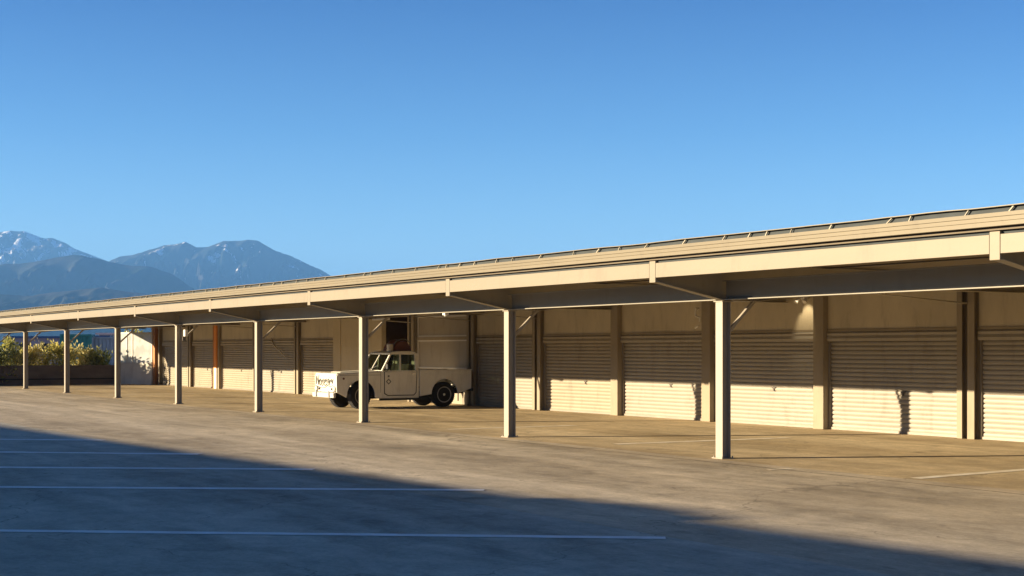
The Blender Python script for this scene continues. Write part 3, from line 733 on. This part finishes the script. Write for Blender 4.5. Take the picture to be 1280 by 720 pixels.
# chassis, exhaust, axles
ch_ = MB()
for x in (-.38, .38): ch_.box(x - .04, x + .04, NOSE + .05, TAIL - .1, .40, .52)
for y in (YF, YR): ch_.cyl((-.66, y, .38), (.66, y, .38), .05)
ch_.cyl((0, YR, .38), (0, YR + .001, .38), .12); ch_.lathe([(-.12, .05), (-.08, .13), (.08, .13), (.12, .05)], 'x', 16, (0, YR, .38))
ch_.box(-.3, .3, YF - .1, YF + .5, .34, .5)
tb(ch_, 'chassis', M['under'])
tb(MB().box(-W2 + .06, -.1, -.1, .9, .26, .42), 'fuel_tank', M['black'], bevel=.02)
tb(MB().box(-W2 + .055, W2 - .055, YR - .52, YR - .49, .5, .62).box(-W2 + .06, W2 - .06, YF + .49, YF + .52, .35, 1.05).box(-.5, .5, YR - .49, YR + .5, .45, .6), 'wheel_well', M['under'])
tb(MB().box(-.70, .70, TAIL - .02, TAIL + .10, .48, .56), 'rear_bumper', M['black'], bevel=.01)
# wheels
def wheel(sx, cy, steer=0):
    e = bpy.data.objects.new('wheel', None); C.objects.link(e); e.parent = truck; e.location = (sx * (W2 - .13), cy, .385); e.rotation_euler = (0, 0, steer)
    wd = .11
    ty = MB().lathe([(-wd, .23), (-wd - .008, .30), (-wd + .01, .355), (-wd + .035, .378), (0, .385), (wd - .035, .378), (wd - .01, .355), (wd + .008, .30), (wd, .23)], 'x', 40)
    for i in range(40):
        t_ = 2 * math.pi * i / 40; c = Vector((0, math.cos(t_), math.sin(t_)))
        ty.bar(c * .376 + Vector((-.09, 0, 0)), c * .376 + Vector((.09, 0, 0)), .022, .022)
    ty.build('tyre', M['tyre'], e)
    o = 1 if sx > 0 else -1
    rm = MB().lathe([(-o * .09, .225), (o * .119, .245), (o * .112, .215), (o * .05, .19), (o * .04, .10), (o * .07, .08), (o * .075, .0)][::1], 'x', 32)
    rm.build('rim', M['rim'], e, smooth=True)
    hb = MB().lathe([(o * .06, .07), (o * .10, .062), (o * .115, .03), (o * .117, .001)], 'x', 20)
    for i in range(5):
        t_ = 2 * math.pi * i / 5; hb.cyl((o * .045, .14 * math.cos(t_), .14 * math.sin(t_)), (o * .065, .14 * math.cos(t_), .14 * math.sin(t_)), .016, n=6)
    hb.build('hub_cap', M['hub'], e)
for sx in (-1, 1):
    wheel(sx, YF, R(14)); wheel(sx, YR)
# things on the cab roof
t = thing('roof_bundle', 'dark maroon domed bundle with pale rim on the truck cab roof', 'bundle', (TX + .12, TY + .02, 1.712))
n = 24
dm = MB(); vs = []; fs = []
for j in range(9):
    th = math.pi * j / 8
    for i in range(7):
        ph = -1 + 2 * i / 6
        vs.append((-.36 + .72 * (i / 6), -.34 * math.cos(th) * (1 - .15 * abs(ph)), .36 * math.sin(th) * (1 - .2 * abs(ph) ** 3)))
for j in range(8):
    for i in range(6): fs.append((j * 7 + i, j * 7 + i + 1, (j + 1) * 7 + i + 1, (j + 1) * 7 + i))
fs += [tuple(j * 7 for j in range(9)), tuple(j * 7 + 6 for j in range(9)), tuple(range(7)) + tuple(8 * 7 + i for i in range(6, -1, -1))]
dm.add(vs, fs).build('cover', M['maroon'], t, smooth=True)
rmv = MB().path([(.365, -.335 * math.cos(math.pi * j / 16), .02 + .335 * math.sin(math.pi * j / 16)) for j in range(3, 14)], .014)
rmv.build('rim', M['greymark'], t)
t = thing('paint_tin', 'small pale tin on the front of the truck cab roof', 'tin', (TX + .4, TY - .36, 1.703))
MB().lathe([(0, .09), (.01, .10), (.19, .10), (.2, .095)], 'z', 20).build('can', M['cable'], t); MB().lathe([(.2, .104), (.222, .104), (.226, .09)], 'z', 20).build('lid', M['rail'], t)

# ------------------------------------------------------------------ far end: low wall, white wall with frosted screen, shrubs
lw = thing('low_wall', 'low dark brown wall closing the far end of the bays below the shrubs', 'wall', (-72.4, 12, 0))
MB().box(-.12, .12, -14, 8.85, 0, .90).build('wall_body', M['wallc'], lw)
MB().box(-.16, .16, -14, 8.85, .90, .97).build('coping', M['wallc'], lw, bevel=.01)
MB().box(.12, .17, -14, 8.80, .26, .32).build('wall_rail', M['black'], lw)
A = Vector((-72.1, 20.9, 0)); B = Vector((-70.08, 22.05, 0)); dr = (B - A); ln = dr.length; ang = math.atan2(dr.y, dr.x)
ww = thing('screen_wall', 'white rendered low wall with frosted screen panels at the far corner of the garages', 'wall', A, rz=ang)
MB().box(0, ln, -.06, .06, 0, 1.05).build('wall_body', M['render'], ww)
MB().box(-.02, ln, -.08, .08, 1.05, 1.10).build('sill', M['white'], ww)
for x in (0, ln * .26, ln * .42, ln - .05):
    MB().box(x, x + .05, -.03, .03, 1.10, 2.9).build('frame_post', M['white'], ww)
MB().box(0, ln, -.035, .035, 2.55, 2.62).box(0, ln, -.034, .034, 2.84, 2.9).build('frame_rail', M['white'], ww)
MB().box(.05, ln * .26, -.008, .008, 1.1, 2.55).build('screen_panel', M['frost'], ww)
MB().box(ln * .26 + .05, ln * .42, -.008, .008, 1.1, 2.55).build('screen_panel', M['frost'], ww)
MB().box(ln * .42 + .05, ln - .05, -.008, .008, 1.1, 2.55).build('screen_panel', M['frost'], ww)

def shrub(x, y, h, r, m, label, n=1500, name='shrub'):
    t = thing(name, label, 'shrub', (x, y, -.05), 'shrubs behind the low wall')
    rnd = random.Random(int(x * 31 + y * 17)); st_ = MB()
    tips = []
    for i in range(9):
        a = rnd.uniform(0, 6.28); q = Vector((r * .7 * math.cos(a) * rnd.random(), r * .7 * math.sin(a) * rnd.random(), h * rnd.uniform(.5, .92)))
        mid = q * .5 + Vector((rnd.uniform(-.1, .1), rnd.uniform(-.1, .1), 0))
        st_.cyl((0, 0, 0), mid, .03, .018, 6).cyl(mid, q, .018, .006, 6); tips.append(q)
    st_.build('stem', M['stem'], t)
    b = MB()
    clumps = []
    for i in range(26):
        a = rnd.uniform(0, 6.28); rr = r * math.sqrt(rnd.random()); z = h * rnd.uniform(.22, .95)
        rr *= 1 - max(0, z / h - .6) * 1.1
        clumps.append((Vector((rr * math.cos(a), rr * math.sin(a), z)), rnd.uniform(.18, .34)))
    for i in range(n):
        c, cr = rnd.choice(clumps)
        p = c + Vector((rnd.gauss(0, 1), rnd.gauss(0, 1), rnd.gauss(0, 1))) * cr * .6
        if p.z < .1: continue
        d = (p - c).normalized() + Vector((rnd.uniform(-.5, .5), rnd.uniform(-.5, .5), rnd.uniform(-.1, .9))); d.normalize()
        L_ = rnd.uniform(.09, .20); s_ = d.orthogonal().normalized(); s_ = (Matrix.Rotation(rnd.uniform(0, 6.28), 3, d) @ s_) * L_ * .3
        b.add([p - d * L_ * .5, p + s_, p + d * L_ * .6, p - s_], [(0, 1, 2, 3)])
    b.build('foliage', m, t)
sh = [(-72.6, 13.2, 3.0, 1.0, 'leafp', 'tall yellow-green shrub at the left edge, left of the farthest visible post'),
      (-72.2, 14.6, 1.8, .8, 'leafd', 'dark green shrub just left of the farthest visible post'),
      (-72.0, 15.9, 1.75, .8, 'leaf', 'low shrub just right of the farthest visible post'),
      (-72.3, 16.9, 1.95, .8, 'leafp', 'straw-coloured shrub left of the second farthest post'),
      (-72.1, 18.0, 2.0, .75, 'leaf', 'rounded yellow-green shrub right of the second farthest post'),
      (-72.4, 19.1, 1.95, .75, 'leafp', 'pale spiky shrub midway between second and third farthest posts'),
      (-72.2, 20.0, 1.8, .6, 'leafd', 'dark green shrub left of the white screen wall'),
      (-73.6, 22.4, 2.9, .7, 'leafd', 'shrub seen blurred through the frosted screen panels'),
      (-75.4, 16.2, 2.5, .9, 'leafd', 'dark shrub set back behind the hedge right of the farthest post'),
      (-72.8, 11.9, 2.9, .9, 'leaf', 'tall shrub beyond the left edge of the hedge')]
for x, y, h, r, m, lb in sh: shrub(x - 1.0, y + .15, h, r, M[m], lb)
sheet('planting_bed', -78, -72.53, -2, 24, .006, M['earth'])

def container(x, y, m, label, L_=4.0, hh=2.7, rz=R(70)):
    t = thing('storage_container', label, 'container', (x, y, 0), 'containers beyond the hedge', rz)
    b = MB(); pr = []
    nn = int(L_ / .25)
    for i in range(nn):
        q = -L_ / 2 + i * .25; pr += [(q, -1.2), (q + .08, -1.2), (q + .12, -1.165), (q + .2, -1.165)]
    pr += [(L_ / 2, -1.2), (L_ / 2, 1.2), (-L_ / 2, 1.2)]
    b.prism(pr, 'z', .15, hh - .1); b.build('container_wall', m, t)
    f = MB()
    for z in (.05, hh - .12): f.box(-L_ / 2 - .04, L_ / 2 + .04, -1.24, 1.24, z, z + .14)
    for a in (-1, 1):
        for c in (-1, 1): f.box(a * L_ / 2 - .07, a * L_ / 2 + .07, c * 1.2 - .07, c * 1.2 + .07, .05, hh + .02)
    f.build('frame', m, t)
    r_ = MB()
    for c in (-.6, -.2, .2, .6): r_.cyl((L_ / 2 + .03, c, .3), (L_ / 2 + .03, c, hh - .2), .025, n=8)
    r_.build('locking_bar', M['cwhite'], t)
def far(px, depth): return FW * depth + RT * ((px - 640) * depth / F)
p = far(97, 96); container(p.x, p.y, M['teal'], 'teal storage container beyond the hedge, left of the blue one', 1.9, 2.75)
p = far(110, 100); container(p.x, p.y, M['blue'], 'deep blue storage container beyond the hedge', 3.0, 2.7)
p = far(132, 98); container(p.x, p.y, M['cwhite'], 'pale grey storage container beyond the hedge, right of the blue one', 2.2, 2.6)
p = far(52, 108)
hs = thing('shed', 'pale mauve flat-roofed shed beyond the hedge between the two farthest posts', 'shed', p, rz=R(65))
MB().box(-2.2, 2.2, -1.5, 1.5, 0, 2.6).build('wall', M['mauve'], hs); MB().box(-2.4, 2.4, -1.7, 1.7, 2.6, 2.75).build('roof', M['blue'], hs)
for x in (-1.3, .2): 
    wn = MB().box(x, x + .8, -1.53, -1.50, 1.4, 2.2).build('window', M['darkglass'], hs)
p = far(165, 112)
hs = thing('shed', 'white flat-roofed shed seen past the frosted screen panels', 'shed', p, rz=R(60))
MB().box(-2.2, 2.2, -1.5, 1.5, 0, 2.9).build('wall', M['cwhite'], hs); MB().box(-2.4, 2.4, -1.7, 1.7, 2.9, 3.05).build('roof', M['mauve'], hs)

# ------------------------------------------------------------------ building behind the camera whose roof shades the lot
OH = 5.0
u = Vector((-.9954, -.0958, 0)); nn_ = Vector((-.0958, .9954, 0))
off = 10.4 - OH / math.tan(SUN_EL) * nn_.dot(SUN_T)
rz = math.atan2(-u.y, -u.x)
base = nn_ * off
ofc = thing('office_building', 'long flat-roofed beige building across the lot behind the camera', 'building', base, rz=rz)
MB().box(-78, 12, -12, 0, 0, OH - .25).build('wall', M['office'], ofc)
MB().box(-78.1, 12.1, -12.1, .06, OH - .25, OH).build('parapet', M['fascia'], ofc)
for i in range(20):
    x = -75 + i * 4.3
    wf = MB().box(x, x + 2.2, .0, .05, 1.0, 2.8).build('window', M['white'], ofc)
    MB().box(x + .06, x + 2.14, .05, .06, 1.06, 2.74).build('pane', M['darkglass'], wf)
# rooftop unit that notches the shadow edge
q = gp(775, 634) - SUN_T * (OH / math.tan(SUN_EL))
ux = (q - base).dot(-u)
MB().box(ux - 1.3, ux + 1.3, -1.0, .0, OH, OH + .10).box(ux - .6, ux + .6, -.9, -.1, OH + .10, OH + .16).build('roof_vent', M['steel'], ofc)

# ------------------------------------------------------------------ mountains
def ridge(name, depth, prof, foot, m, rough=1.0, seed=0, back=1500):
    xs = [p[0] for p in prof]
    NX, NY = 260, 70
    def h(px):
        for (a, ya), (b_, yb) in zip(prof, prof[1:]):
            if a <= px <= b_:
                t_ = (px - a) / (b_ - a); return (437 - (ya + (yb - ya) * t_)) / F * depth + H
        return 0
    vs = []; fs = []
    x0, x1 = xs[0], xs[-1]
    for i in range(NX + 1):
        px = x0 + (x1 - x0) * i / NX
        top = h(px)
        lat = (px - 640) * depth / F
        top += (noise.fractal(Vector((lat * .006, seed, 0)), .9, 2.0, 5) * 9) * rough
        for j in range(NY + 1):
            tt = j / NY
            if tt < .8:
                k = tt / .8; dd = -foot * (1 - k)
                z = top * (k ** 1.25)
            else:
                k = (tt - .8) / .2; dd = back * k; z = top * (1 - k) ** 1.1
            env = 4 * tt * (1 - tt) * (0 if tt == .8 else min(1, abs(tt - .8) * 5))
            v = Vector((lat * .0050 + tt * .25, dd * .0016 + seed, .3))
            rn = 1 - abs(noise.fractal(v, .8, 2.1, 6)) * 2.2
            sp = (rn - .75) * top * .42 * env * rough
            z = max(-20, z + sp - top * .02 * env)
            p = FW * (depth + dd) + RT * (lat + dd * .1)
            vs.append((p.x, p.y, z))
    for i in range(NX):
        for j in range(NY):
            a = i * (NY + 1) + j; fs.append((a, a + 1, a + NY + 2, a + NY + 1))
    b = MB(); b.v = vs; b.f = fs
    o = b.build(name, m, smooth=False)
    for pl in o.data.polygons: pl.use_smooth = True
    return struct(o)
ridge('mountain_range', 9800, [(-420, 360), (-250, 318), (-150, 300), (-60, 305), (-15, 293), (0, 291), (12, 288.5), (30, 289), (45, 295), (56, 298.5), (64, 297.5), (80, 303), (100, 313), (122, 322), (150, 332), (200, 352), (280, 390), (380, 425)], 2200,
      mountain_mat('mountain_snowy', (300, 820, .615)), seed=3.3)
ridge('mountain_range', 8600, [(60, 400), (110, 340), (140, 325), (150, 321), (165, 319), (185, 312), (205, 306), (218, 306), (232, 302.5), (246, 310), (262, 308), (280, 301), (296, 301), (310, 299.5), (322, 301), (345, 314), (372, 323), (400, 337), (425, 352), (470, 372), (540, 400), (640, 425)], 2200,
      mountain_mat('mountain_rock', (250, 720, .685)), seed=8.1)
ridge('foothills', 6300, [(-350, 345), (-200, 330), (-100, 338), (-20, 332), (0, 330.5), (40, 328), (65, 324), (92, 320), (120, 323), (160, 331), (190, 335), (215, 343), (240, 358), (280, 376), (340, 396), (430, 420)], 1500,
      mountain_mat('mountain_forest', None), seed=5.7, rough=.8)
ridge('foothills', 4600, [(-350, 372), (-100, 366), (0, 368), (40, 371), (80, 365), (125, 359.5), (160, 364), (200, 369), (260, 381), (330, 396), (430, 418)], 1100,
      mountain_mat('mountain_forest', None), seed=1.2, rough=.8)

# ------------------------------------------------------------------ haze
def haze():
    c = FW * 5000
    b = MB().box(-14000, 14000, -14000, 14000, -1.5, 850)
    m = bpy.data.materials.new('haze_air'); m.use_nodes = True
    t = m.node_tree; N = t.nodes; N.remove(N['Principled BSDF'])
    v = N.new('ShaderNodeVolumePrincipled'); v.inputs['Color'].default_value = (.17, .44, .95, 1); v.inputs['Density'].default_value = 9.5e-5
    v.inputs['Anisotropy'].default_value = .0
    t.links.new(v.outputs[0], N['Material Output'].inputs['Volume'])
    o = b.build('haze', m); o['kind'] = 'stuff'; return o
haze()
